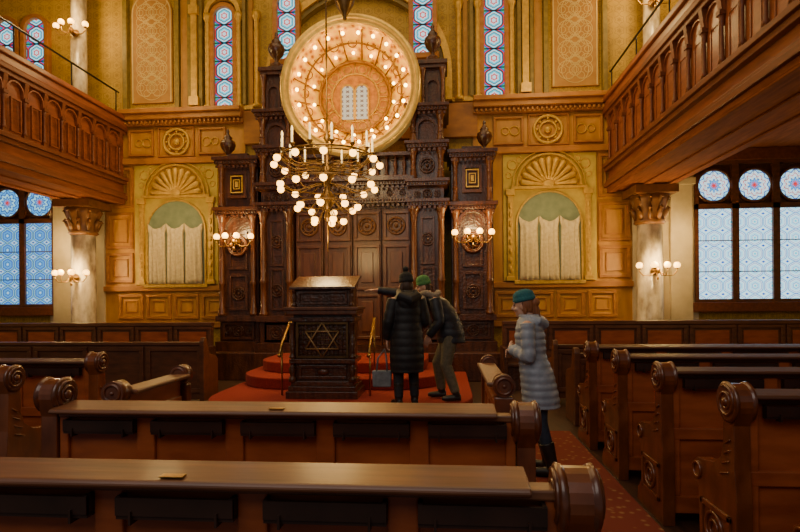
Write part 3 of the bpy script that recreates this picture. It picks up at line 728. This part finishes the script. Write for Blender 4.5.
def make_pew(L,nr,label,loc,rot=0,HL=1.12,HR=1.12,rL=.10,rR=.10,group='wooden pews',plate=True,ledge=W_ledge,ledin=0.0,dep=.15,t=.042):
    p=thing('pew',loc,label,'pew',rot,group)
    mb=MB(); mb.box(-L/2,L/2,-.018,.018,.08,1.06); mb.box(-L/2,L/2,-.04,.018,.60,.68); mb.box(-L/2,L/2,-.04,.018,.08,.2)
    w=L/nr
    for k in range(nr+1):
        x=-L/2+k*w; mb.box(max(-L/2,x-.045),min(L/2,x+.045),-.038,.018,.2,1.06)
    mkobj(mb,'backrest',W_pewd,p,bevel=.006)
    mb=MB(); mb.prism([(-dep,1.062),(.05,1.079),(.05,1.105),(-dep,1.088),(-dep-.01,1.075)],'x',-L/2,L/2-ledin); mb.box(-L/2,L/2,-.045,.03,1.035,1.065)
    mkobj(mb,'ledge',ledge,p,bevel=.006)
    if plate: mkobj(MB().box(-.035,.035,-.09,-.06,1.094,1.0975),'number_plate',M_brass,p)
    for k in range(nr):
        x=-L/2+(k+.5)*w; h=w*.40
        mb=MB(); mb.box(x-h,x+h,-.075,-.063,.975,1.028); mb.box(x-h,x+h,-.07,-.036,.963,.975)
        for q in (-h,h-.012): mb.box(x+q,x+q+.012,-.07,-.036,.972,1.03)
        mb.box(x-h*.75,x-h*.71,-.082,-.036,.95,.99); mb.box(x+h*.71,x+h*.75,-.082,-.036,.95,.99)
        mkobj(mb,'book_rack',W_rack,p,label='narrow black book rack')
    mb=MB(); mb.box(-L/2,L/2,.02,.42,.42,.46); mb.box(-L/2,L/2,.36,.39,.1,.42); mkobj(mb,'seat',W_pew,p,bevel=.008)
    if HL: end_panel(p,-L/2-.045,HL,rL,t)
    if HR: end_panel(p,L/2+.045,HR,rR,t)
    return p
XL,XR=-1.90,.32
make_pew(XR-XL,5,'long mahogany pew back with brass number plate and book racks',((XL+XR)/2,1.56,0),HL=1.22,rL=.08,rR=.09,ledin=.09,dep=.10,t=.042)
make_pew(XR-XL,5,'long mahogany pew back with five black book racks',((XL+XR)/2,2.52,0),HL=1.22,rL=.08,rR=.09,ledin=.09,dep=.11,t=.042)
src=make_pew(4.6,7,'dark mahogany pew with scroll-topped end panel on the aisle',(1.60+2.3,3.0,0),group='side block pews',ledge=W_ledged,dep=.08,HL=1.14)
for k in range(1,4): clone(src,(1.60+2.3,3.0+.95*k,0))
clone(src,(1.60+2.3,2.05,0))
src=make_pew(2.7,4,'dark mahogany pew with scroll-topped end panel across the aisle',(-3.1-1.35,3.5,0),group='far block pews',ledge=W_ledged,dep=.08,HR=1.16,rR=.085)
for k in range(1,2): clone(src,(-3.1-1.35,3.5+.95*k,0))

def partition(x,y0,y1,label,flip):
    L=y1-y0
    p=thing('pew_partition',(x,(y0+y1)/2,0),label,'partition',rot=pi/2*flip,group='pew partitions')
    mb=MB(); mb.box(-L/2,L/2,-.02,.02,0,1.03)
    for k in range(3):
        a=-L/2+.04+k*(L-.04)/3; mb.frame(a,a+(L-.1)/3,.12,.9,-.04,.04,.06)
    mkobj(mb,'panel',W_pewd,p,bevel=.006)
    mb=MB(); mb.box(-L/2,L/2,-.10,.05,1.03,1.06); mkobj(mb,'ledge',W_ledge,p,bevel=.01)
    for xx in (-L/2-.05,L/2+.05):
        mb=MB(); mb.box(xx-.04,xx+.04,-.06,.06,0,.98); e=mkobj(mb,'post',W_pewend,p,bevel=.01)
        mb=MB(); mb.lathe([(.07,-.05),(.07,.05)],(xx,0,1.05),24,'x'); mb.torus((xx-.05,0,1.05),.05,.010,'x',20,6); mb.torus((xx+.05,0,1.05),.05,.010,'x',20,6); mb.sphere((xx,0,1.05),(.068,.022,.022),10,6)
        mkobj(mb,'scroll',W_pew,e)
    return p
partition(-2.0,3.15,3.85,'short wooden partition with brown ledge and scroll posts',1)
partition(.37,3.5,4.6,'short wooden partition with scroll posts beside the aisle',-1)

def bench(x0,x1,y,label):
    L=x1-x0; b=thing('wall_bench',((x0+x1)/2,y,0),label,'bench',group='wall benches')
    mb=MB(); mb.box(-L/2,L/2,0,.06,0,1.15); mb.box(-L/2,L/2,-.04,.1,1.13,1.2)
    n=int(L/.75); w=L/n
    for k in range(n): mb.frame(-L/2+k*w+.02,-L/2+(k+1)*w-.02,.68,1.12,-.035,.0,.06)
    mkobj(mb,'back_panel',W_bench,b,bevel=.008)
    mb=MB()
    for k in range(n): mb.box(-L/2+k*w+.12,-L/2+(k+1)*w-.12,-.012,.0,.78,1.02)
    mkobj(mb,'inset',W_pewd,b)
    mb=MB(); mb.box(-L/2,L/2,-.48,0,.42,.47); mb.box(-L/2,L/2,-.42,-.38,0,.42); mkobj(mb,'seat',W_ark,b,bevel=.008)
    for xx in (-L/2,L/2):
        mb=MB(); mb.box(xx-.04,xx+.04,-.5,.08,0,.75); mkobj(mb,'arm',W_ark,b,bevel=.012)
bench(1.05,8.4,9.9,'dark panelled wall bench with deep seat')
bench(-12.2,-4.45,9.9,'dark panelled wall bench with deep seat beside the ark')
def lowbench(x0,x1,y,lab,H=.88):
    L=x1-x0; b=thing('bench',((x0+x1)/2,y,0),lab,'bench',group='low benches')
    mb=MB(); mb.box(-L/2,L/2,0,.05,.1,H); mb.box(-L/2,L/2,-.03,.08,H-.02,H+.03)
    n=max(2,int(L/.8)); w=L/n
    for k in range(n): mb.frame(-L/2+k*w+.02,-L/2+(k+1)*w-.02,.2,H-.04,-.03,.0,.07)
    mkobj(mb,'backrest',W_bench,b,bevel=.008)
    mkobj(MB().box(-L/2,L/2,.05,.45,.42,.46),'seat',W_bench,b,bevel=.008)
    for xx in (-L/2,L/2):
        mb=MB(); mb.prism([(-.06,0),(-.06,H+.04),(-.02,H+.1),(.05,H+.1),(.09,H+.02),(.14,H-.16),(.4,H-.22),(.46,H-.28),(.46,0)],'x',xx-.035,xx+.035); mkobj(mb,'end_panel',W_bench,b,bevel=.01)
lowbench(1.65,6.3,6.9,'low dark bench with plain curved ends')
lowbench(1.65,6.3,8.2,'low dark bench with plain curved ends')
lowbench(-7.4,-3.70,7.9,'low dark bench beside the carpeted platform',.95)

# ------------------------------------------------------------------ people
def remesh(mb,vox,name):
    me=mb.mesh(name+'_src'); o=bpy.data.objects.new('tmp',me); COL.objects.link(o)
    m=o.modifiers.new('r','REMESH'); m.mode='VOXEL'; m.voxel_size=vox; m.use_smooth_shade=True
    s=o.modifiers.new('s','SMOOTH'); s.factor=.5; s.iterations=2
    bpy.context.view_layer.update()
    dg=bpy.context.evaluated_depsgraph_get(); r=bpy.data.meshes.new_from_object(o.evaluated_get(dg)); r.name=name
    bpy.data.objects.remove(o); bpy.data.meshes.remove(me)
    r.polygons.foreach_set('use_smooth',[True]*len(r.polygons)); return r
def lerp(a,b,t): return tuple(x+(y-x)*t for x,y in zip(a,b))
def resample(keys,n):
    out=[];m=len(keys)-1
    for i in range(n+1):
        t=i/n*m; k=min(int(t),m-1); out.append(lerp(keys[k],keys[k+1],t-k))
    return out
def V(*a): return Vector(a)
def hand(mb,w,d,lat,pn,curl):
    w=V(*w); d=V(*d).normalized(); lat=V(*lat).normalized(); pn=V(*pn).normalized()
    lens=[.066,.076,.072,.056]
    for k in range(4):
        off=(k-1.5)*.0195
        kn=w+d*.095+lat*off
        mb.tube([w-d*.01+lat*off*.5,w+d*.05+lat*off*.9,kn],[.02,.017,.0125],8)
        a1=curl*.5; a2=curl*1.1
        p1=kn+(d*cos(a1)+pn*sin(a1))*lens[k]*.5; p2=p1+(d*cos(a2)+pn*sin(a2))*lens[k]*.5
        mb.tube([kn-d*.01,p1,p2],[.0105,.0095,.008],8); mb.sphere(tuple(p2),.008,8,6)
    t0=w+d*.025-lat*.025; t1=t0+(d*.6-lat*.7).normalized()*.04; t2=t1+(d*.9-lat*.15+pn*.3).normalized()*.032
    mb.tube([t0,t1,t2],[.016,.012,.009],8); mb.sphere(tuple(t2),.009,8,6)
def build_person(loc,rot,label,J,coat,pants,shoe,hat,hair,extra=None):
    P=thing('person',loc,label,'person',rot)
    hc=V(*J['head']); HM=Matrix.Translation(hc)@Matrix.Rotation(J.get('hyaw',0),4,'Z')@Matrix.Rotation(J.get('hpitch',0),4,'X')
    mb=MB()
    T=J['torso']
    mb.loft(resample(T,24))
    nb=T[-1]; mb.tube([(nb[0],nb[1],nb[2]-.06),lerp((nb[0],nb[1],nb[2]),tuple(hc),.5),tuple(hc+V(0,-.01,-.02))],[.062,.053,.052],14)
    mb.M=HM
    mb.sphere((0,-.008,.02),(.076,.094,.10),20,14); mb.sphere((0,.022,-.045),(.056,.062,.07),18,12); mb.sphere((0,.055,-.085),(.026,.026,.022),12,8)
    mb.tube([(0,.078,.025),(0,.098,-.002),(0,.108,-.018),(0,.085,-.03)],[.009,.011,.016,.012],10)
    for s in (-1,1):
        mb.sphere((s*.077,-.005,-.01),(.012,.022,.033),10,8); mb.sphere((s*.04,.06,-.028),(.024,.022,.022),10,8); mb.tube([(s*.012,.087,.034),(s*.05,.072,.033)],.009,8)
    mb.M=None
    for s in ('L','R'):
        sh,el,wr=J['sh'+s],J['el'+s],J['wr'+s]
        mb.tube([sh,lerp(sh,el,.3),el,lerp(el,wr,.3),wr],[.055,.052,.042,.043,.028],12); mb.sphere(sh,.058,12,8)
        hand(mb,wr,*J['hand'+s])
        hp,kn,an,to=J['hp'+s],J['kn'+s],J['an'+s],J['to'+s]
        mb.tube([hp,lerp(hp,kn,.35),kn,lerp(kn,an,.3),an],[.08,.073,.052,.052,.036],14)
        mb.tube([(an[0],an[1]-.03,an[2]-.04),(an[0],an[1]+.04,an[2]-.045),to],[.038,.038,.028],10)
    body=mkobj(remesh(mb,.0065,'body'),'body',M_skin,P)
    for s in (-1,1):
        m=MB(); m.M=HM; m.sphere((s*.031,.080,.012),(.013,.009,.008),10,8); mkobj(m,'eye',M_eye,body)
    m=MB(); m.M=HM; m.tube([(-.022,.076,-.052),(0,.086,-.050),(.022,.076,-.052)],[.004,.007,.004],8); mkobj(m,'mouth',M_lip,body)
    mb=MB(); tr=J.get('trw',1)
    for s in ('L','R'):
        hp,kn,an=J['hp'+s],J['kn'+s],J['an'+s]
        an2=lerp(kn,an,.93)
        mb.tube([lerp(hp,kn,-.05),lerp(hp,kn,.35),kn,lerp(kn,an,.4),an2],[.100*tr,.094*tr,.073*tr,.068*tr,.058*tr],16)
    h0=T[0]; mb.loft([(h0[0],h0[1],h0[2]-.06,.11,.09),(h0[0],h0[1],h0[2],h0[3]+.01,h0[4]+.01),(T[1][0],T[1][1],T[1][2]+.02,T[1][3]+.01,T[1][4]+.01)])
    mkobj(remesh(mb,.01,'trousers'),'trousers',pants,body)
    for s in ('L','R'):
        an,to=J['an'+s],J['to'+s]; mb=MB()
        mb.tube([lerp(J['kn'+s],an,.8 if J.get('boot') is None else .45),an,(an[0],an[1],an[2]-.02)],[.052 if J.get('boot') is None else .070,.05,.048],12)
        d=(V(to[0],to[1],0)-V(an[0],an[1],0)).normalized()
        z=an[2]-.045
        mb.tube([(an[0]-d.x*.06,an[1]-d.y*.06,z),(an[0]+d.x*.04,an[1]+d.y*.04,z),(an[0]+d.x*.15,an[1]+d.y*.15,z-.008),(an[0]+d.x*.20,an[1]+d.y*.20,z-.012)],[.044,.046,.04,.026],12)
        mkobj(remesh(mb,.008,'boot'),'boot',shoe,body)
    mb=MB(); K=coat['rings']; n=coat.get('n',70); R=resample(K,n); q=coat.get('q',0); per=coat.get('per',.085)
    R2=[]
    for r in R:
        d=q*abs(sin(pi*r[2]/per)); R2.append((r[0],r[1],r[2],r[3]+d,r[4]+d))
    mb.loft(R2,36)
    for s in ('L','R'):
        sh,el,wr=J['sh'+s],J['el'+s],J['wr'+s]; a,b,c=coat['sl']
        ks=[tuple(lerp(sh,el,-.12))+(a*.95,),tuple(sh)+(a,),tuple(lerp(sh,el,.5))+(a*.97,),tuple(el)+(b,),tuple(lerp(el,wr,.5))+(b*.92,),tuple(lerp(el,wr,.96))+(c,)]
        rs=resample(ks,50); tot=(V(*el)-V(*sh)).length+(V(*wr)-V(*el)).length
        mb.tube([r[:3] for r in rs],[r[3]+q*.7*abs(sin(pi*i/50*tot/per)) for i,r in enumerate(rs)],18)
    if coat.get('extra'): coat['extra'](mb)
    mkobj(remesh(mb,.0085,'coat'),'coat',coat['mat'],body,label=coat['label'])
    mb2=MB(); mb2.M=HM@Matrix.Translation((0,-.014,hat.get('dz',.03)))@Matrix.Rotation(-.12,4,'X')@Matrix.Diagonal((.94,1.10,hat.get('sz',1),1))
    mb2.lathe([(.080,.0),(.093,.004),(.096,.02),(.095,.045),(.090,.05),(.091,.07),(.082,.105),(.058,.13),(.03,.143),(0,.147)],(0,0,0),28)
    if hat.get('pom'): mb2.sphere((0,-.01,.175),.04,14,10)
    mkobj(mb2,'hat',hat['mat'],body,label=hat['label'])
    if hair:
        mb=MB(); mb.M=HM
        hair['f'](mb); mkobj(remesh(mb,.007,'hair'),'hair',hair['mat'],body,label=hair['label'])
    if extra: extra(body,HM)
    return P

K_black=noisy('black_quilted_nylon',(.006,.006,.008),(.015,.015,.018),.6,20,bump=.1)
K_navy=noisy('navy_jacket',(.010,.012,.018),(.026,.028,.038),.55,20,bump=.1)
K_grey=noisy('pale_blue_grey_nylon',(.24,.28,.34),(.36,.40,.47),.5,15,bump=.1)
K_khaki=noisy('khaki_cotton',(.10,.085,.05),(.16,.135,.085),.8,25,bump=.1)
K_denim=noisy('dark_denim',(.02,.03,.05),(.035,.05,.08),.8,25,bump=.1)
K_dark=noisy('dark_trousers',(.012,.012,.016),(.03,.03,.035),.8,25,bump=.1)
K_shoe=noisy('black_leather_boot',(.012,.01,.009),(.03,.025,.02),.4,10,bump=.1)
K_green=noisy('green_knit',(.05,.17,.05),(.10,.27,.09),.9,60,bump=.6)
K_teal=noisy('teal_knit',(.015,.10,.12),(.03,.17,.19),.9,60,bump=.6)
K_blk2=noisy('black_knit',(.01,.01,.01),(.03,.03,.03),.9,60,bump=.6)
K_aub=noisy('auburn_hair',(.18,.055,.02),(.38,.14,.05),.6,6,(8,8,1),bump=.4)
K_bnh=noisy('brown_hair',(.04,.02,.01),(.09,.05,.03),.6,6,(8,8,1),bump=.4)
K_fur=noisy('grey_fur',(.07,.06,.05),(.20,.17,.15),.95,60,bump=.8)
K_bag=noisy('grey_canvas_bag',(.12,.14,.16),(.22,.24,.26),.8,15,bump=.2)
K_scarf=noisy('taupe_knit_scarf',(.20,.16,.12),(.34,.28,.22),.9,40,bump=.5)

J={'torso':[(0,0,.88,.14,.11),(0,.01,.98,.15,.115),(0,.04,1.1,.125,.095),(0,.06,1.25,.145,.10),(0,.06,1.36,.155,.09),(0,.06,1.42,.10,.07)],
 'head':(0,.115,1.54),'hyaw':.05,'hpitch':-.1,
 'shL':(-.165,.05,1.35),'elL':(-.20,.03,1.08),'wrL':(-.05,.23,1.14),'handL':((1,.25,.05),(0,.1,-1),(0,-1,0),.5),
 'shR':(.165,.05,1.35),'elR':(.20,.05,1.08),'wrR':(.06,.24,1.09),'handR':((-1,.3,.05),(0,.1,-1),(0,-1,0),.5),
 'hpL':(-.075,-.02,.88),'knL':(-.08,-.05,.48),'anL':(-.09,-.15,.10),'toL':(-.11,.01,.03),
 'hpR':(.075,-.02,.88),'knR':(.08,-.02,.48),'anR':(.10,-.08,.10),'toR':(.12,.08,.03),'boot':1,'trw':.82}
coat={'mat':K_grey,'label':'pale blue-grey quilted knee-length coat','q':.010,'per':.065,'sl':(.062,.056,.044),
 'rings':[(0,-.04,.62,.18,.16),(0,-.03,.72,.185,.16),(0,.0,.92,.175,.145),(0,.04,1.08,.145,.12),(0,.06,1.25,.168,.132),(0,.06,1.37,.172,.113),(0,.06,1.42,.12,.095),(0,.07,1.46,.085,.085)],
 'extra':lambda mb:(mb.tube([(-.08,.03,1.43),(-.085,-.03,1.40),(0,-.065,1.37),(.085,-.03,1.40),(.08,.03,1.43)],[.035,.045,.052,.045,.035],12))}
def hairC(mb):
    mb.sphere((0,-.03,.005),(.080,.080,.100),18,12)
    mb.sphere((0,-.105,.02),(.045,.045,.045),14,10)
    mb.tube([(0,-.08,.01),(.01,-.10,-.05),(.02,-.105,-.12),(.02,-.10,-.18)],[.045,.042,.036,.015],12)
    for s in (-1,1): mb.tube([(s*.074,-.01,.03),(s*.078,-.02,-.05),(s*.073,-.015,-.10)],[.016,.020,.010],10)
build_person((.835,4.98,0),pi/2-.35,'woman in pale grey quilted coat and teal knit hat',J,coat,K_denim,K_shoe,
 {'mat':K_teal,'label':'teal knitted beanie','sz':.8,'dz':.035},{'mat':K_aub,'f':hairC,'label':'auburn hair gathered behind the collar'})

J={'torso':[(0,0,.90,.155,.12),(0,0,1.0,.17,.125),(0,.01,1.12,.135,.1),(0,.02,1.27,.155,.11),(0,.01,1.39,.17,.1),(0,.01,1.45,.10,.075)],
 'head':(0,.04,1.60),'hyaw':.5,
 'shL':(-.18,0,1.38),'elL':(-.25,-.02,1.12),'wrL':(-.25,.06,.88),'handL':((0,.1,-1),(.3,1,0),(1,0,0),.9),
 'shR':(.18,0,1.38),'elR':(.25,.0,1.12),'wrR':(.20,.2,1.02),'handR':((-.2,1,.1),(-1,0,0),(0,0,-1),.6),
 'hpL':(-.09,0,.90),'knL':(-.11,.03,.49),'anL':(-.12,-.02,.10),'toL':(-.15,.14,.03),
 'hpR':(.09,0,.90),'knR':(.10,.05,.49),'anR':(.11,.03,.10),'toR':(.14,.19,.03),'boot':1}
coatA={'mat':K_black,'label':'long black padded coat with hood','q':.006,'per':.1,'sl':(.082,.072,.052),
 'rings':[(0,0,.46,.215,.19),(0,0,.65,.225,.20),(0,0,.9,.215,.185),(0,.0,1.1,.19,.16),(0,.01,1.28,.20,.17),(0,0.01,1.40,.195,.14),(0,0,1.47,.13,.11),(0,.01,1.53,.10,.10)],
 'extra':lambda mb:(mb.tube([(-.1,-.02,1.50),(-.11,-.10,1.45),(0,-.16,1.40),(.11,-.10,1.45),(.1,-.02,1.50)],[.05,.07,.08,.07,.05],12),mb.sphere((0,-.11,1.38),(.14,.07,.13),16,10))}
def hairA(mb):
    mb.sphere((0,-.03,-.01),(.086,.082,.10),18,12)
    for s in (-1,1): mb.tube([(s*.08,-.01,.02),(s*.09,-.01,-.06),(s*.09,.0,-.14)],[.022,.03,.02],10)
def furA(body,HM):
    m=MB(); pts=[]
    for i in range(13):
        a=-.4+(pi+.8)*i/12; pts.append((.120*cos(a),-.05-.085*sin(a)+.03,1.51-.05*sin(a)))
    m.tube(pts,[.015]+[.026+.005*(i%2) for i in range(11)]+[.015],10); mkobj(m,'fur_trim',K_fur,body,label='grey fur hood trim')
build_person((-.50,6.98,.2),.35,'woman in long black padded coat with black bobble hat',J,coatA,K_dark,K_shoe,
 {'mat':K_blk2,'label':'black knitted hat with pompom','pom':1},{'mat':K_bnh,'f':hairA,'label':'dark brown hair'},furA)
bag=thing('shoulder_bag',(-.83,6.96,.46),'small grey canvas tote bag held beside the black coat','bag')
mb=MB(); mb.prism([(-.12,0),(.12,0),(.13,.22),(-.13,.22)],'y',-.04,.04); mkobj(mb,'body',K_bag,bag,bevel=.02)
mb=MB()
for y in (-.03,.03): mb.tube([(-.07,y,.20),(-.05,y,.38),(.04,y*.4,.50),(.06,y,.38),(.07,y,.20)],.009,8)
mkobj(mb,'handle',K_bag,bag)

J={'torso':[(0,-.04,.90,.155,.12),(0,-.02,1.0,.165,.125),(0,.04,1.13,.15,.115),(0,.12,1.28,.17,.125),(0,.19,1.39,.185,.11),(0,.24,1.45,.11,.08)],
 'head':(0,.35,1.575),'hyaw':.15,'hpitch':-.12,
 'shL':(-.19,.18,1.38),'elL':(-.25,.12,1.10),'wrL':(-.22,.28,.90),'handL':((0,.3,-1),(0,1,.3),(1,0,0),.7),
 'shR':(.16,.33,1.41),'elR':(.15,.67,1.49),'wrR':(.08,1.02,1.545),'handR':((-.05,1,.02),(1,0,0),(0,0,-1),.25),
 'hpL':(-.10,-.02,.90),'knL':(-.13,.04,.50),'anL':(-.15,-.10,.10),'toL':(-.17,.06,.03),
 'hpR':(.10,-.02,.90),'knR':(.12,.16,.50),'anR':(.13,.10,.10),'toR':(.14,.28,.03),'trw':1.1}
coatB={'mat':K_navy,'label':'dark navy waist-length jacket','q':.006,'per':.11,'sl':(.080,.066,.05),
 'rings':[(0,-.04,.80,.20,.19),(0,-.02,.95,.205,.195),(0,.01,1.06,.195,.19),(0,.06,1.18,.205,.19),(0,.12,1.29,.212,.185),(0,.18,1.40,.205,.155),(0,.24,1.46,.12,.10),(0,.27,1.50,.09,.09)]}
def hairB(mb): mb.sphere((0,-.03,-.005),(.081,.078,.085),18,12)
def scarfB(body,HM):
    m=MB(); pts=[(.12*cos(a),.26+.115*sin(a),1.475+.02*sin(3*a)) for a in [2*pi*i/20 for i in range(21)]]
    m.tube(pts,[.042+.006*(i%2) for i in range(21)],10)
    m.tube([(-.08,.34,1.46),(-.14,.34,1.36),(-.19,.30,1.2),(-.20,.24,1.02)],[.035,.045,.045,.03],10)
    mkobj(m,'scarf',K_scarf,body,label='taupe knitted scarf')
build_person((.05,7.50,.2),pi/2,'man in green knit hat leaning and pointing at desk',J,coatB,K_khaki,K_shoe,
 {'mat':K_green,'label':'green knitted beanie'},{'mat':K_bnh,'f':hairB,'label':'short brown hair'},scarfB)

# ------------------------------------------------------------------ lights
def light(kind,loc,power,col,size=.1,rot=(0,0,0),sy=None):
    l=bpy.data.lights.new('scene_light',kind); l.energy=power; l.color=col
    if kind=='AREA':
        l.size=size
        if sy: l.shape='RECTANGLE'; l.size_y=sy
    else: l.shadow_soft_size=size
    o=bpy.data.objects.new('scene_light',l); COL.objects.link(o); o.location=loc; o.rotation_euler=rot  # one name for fixture lamps and for fills without a fixture
    return o
WARM=(1,.66,.25)
light('AREA',(XC,6.5,10.2),330,(1,.72,.38),8)  # added broad fill below the ceiling, no fixture there
light('AREA',(XC,-1.5,6.0),150,(1,.90,.80),6,(math.radians(62),0,0),4)  # stands in for the window behind the camera
light('POINT',(-1.9,8.3,2.6),60,WARM,.3)
light('POINT',(-1.9,8.0,4.6),110,WARM,.5)
for sgn in (-1,1):
    light('POINT',(AX+sgn*2.44,10.3,3.05),42,WARM,.12)
    light('POINT',(XC+sgn*6.18,10.8,2.4),75,WARM,.12)
    light('POINT',(XC+sgn*6.9,11.3,3.0),18,WARM,.2)
    light('POINT',(XC+sgn*6.1,10.7,7.9),100,WARM,.2)
    light('POINT',(XC+sgn*4.2,10.2,6.6),75,WARM,.4)  # added fill washing the upper wall, no fixture there
    light('POINT',(XC+sgn*4.0,10.6,3.4),40,WARM,.4)
    light('POINT',(XC+sgn*7.4,6.5,2.2),38,WARM,.5)  # added warm fill for the gallery underside, no fixture there
light('POINT',(-1.84,10.0,5.86),28,(1,.58,.12),.4)
w=bpy.data.worlds.new('world'); SC.world=w; w.use_nodes=True
w.node_tree.nodes['Background'].inputs[0].default_value=(.66,.61,.60,1); w.node_tree.nodes['Background'].inputs[1].default_value=.19

# ------------------------------------------------------------------ camera
cam=bpy.data.cameras.new('camera'); co=bpy.data.objects.new('camera',cam); COL.objects.link(co)
cam.lens=24; cam.sensor_width=36; cam.shift_y=.0425; cam.clip_start=.05
co.matrix_world=Matrix.Translation((0,0,1.6))@Matrix.Rotation(math.radians(4.8),4,'Z')@Matrix.Rotation(pi/2,4,'X')@Matrix.Rotation(math.radians(-.45),4,'Z')
SC.camera=co
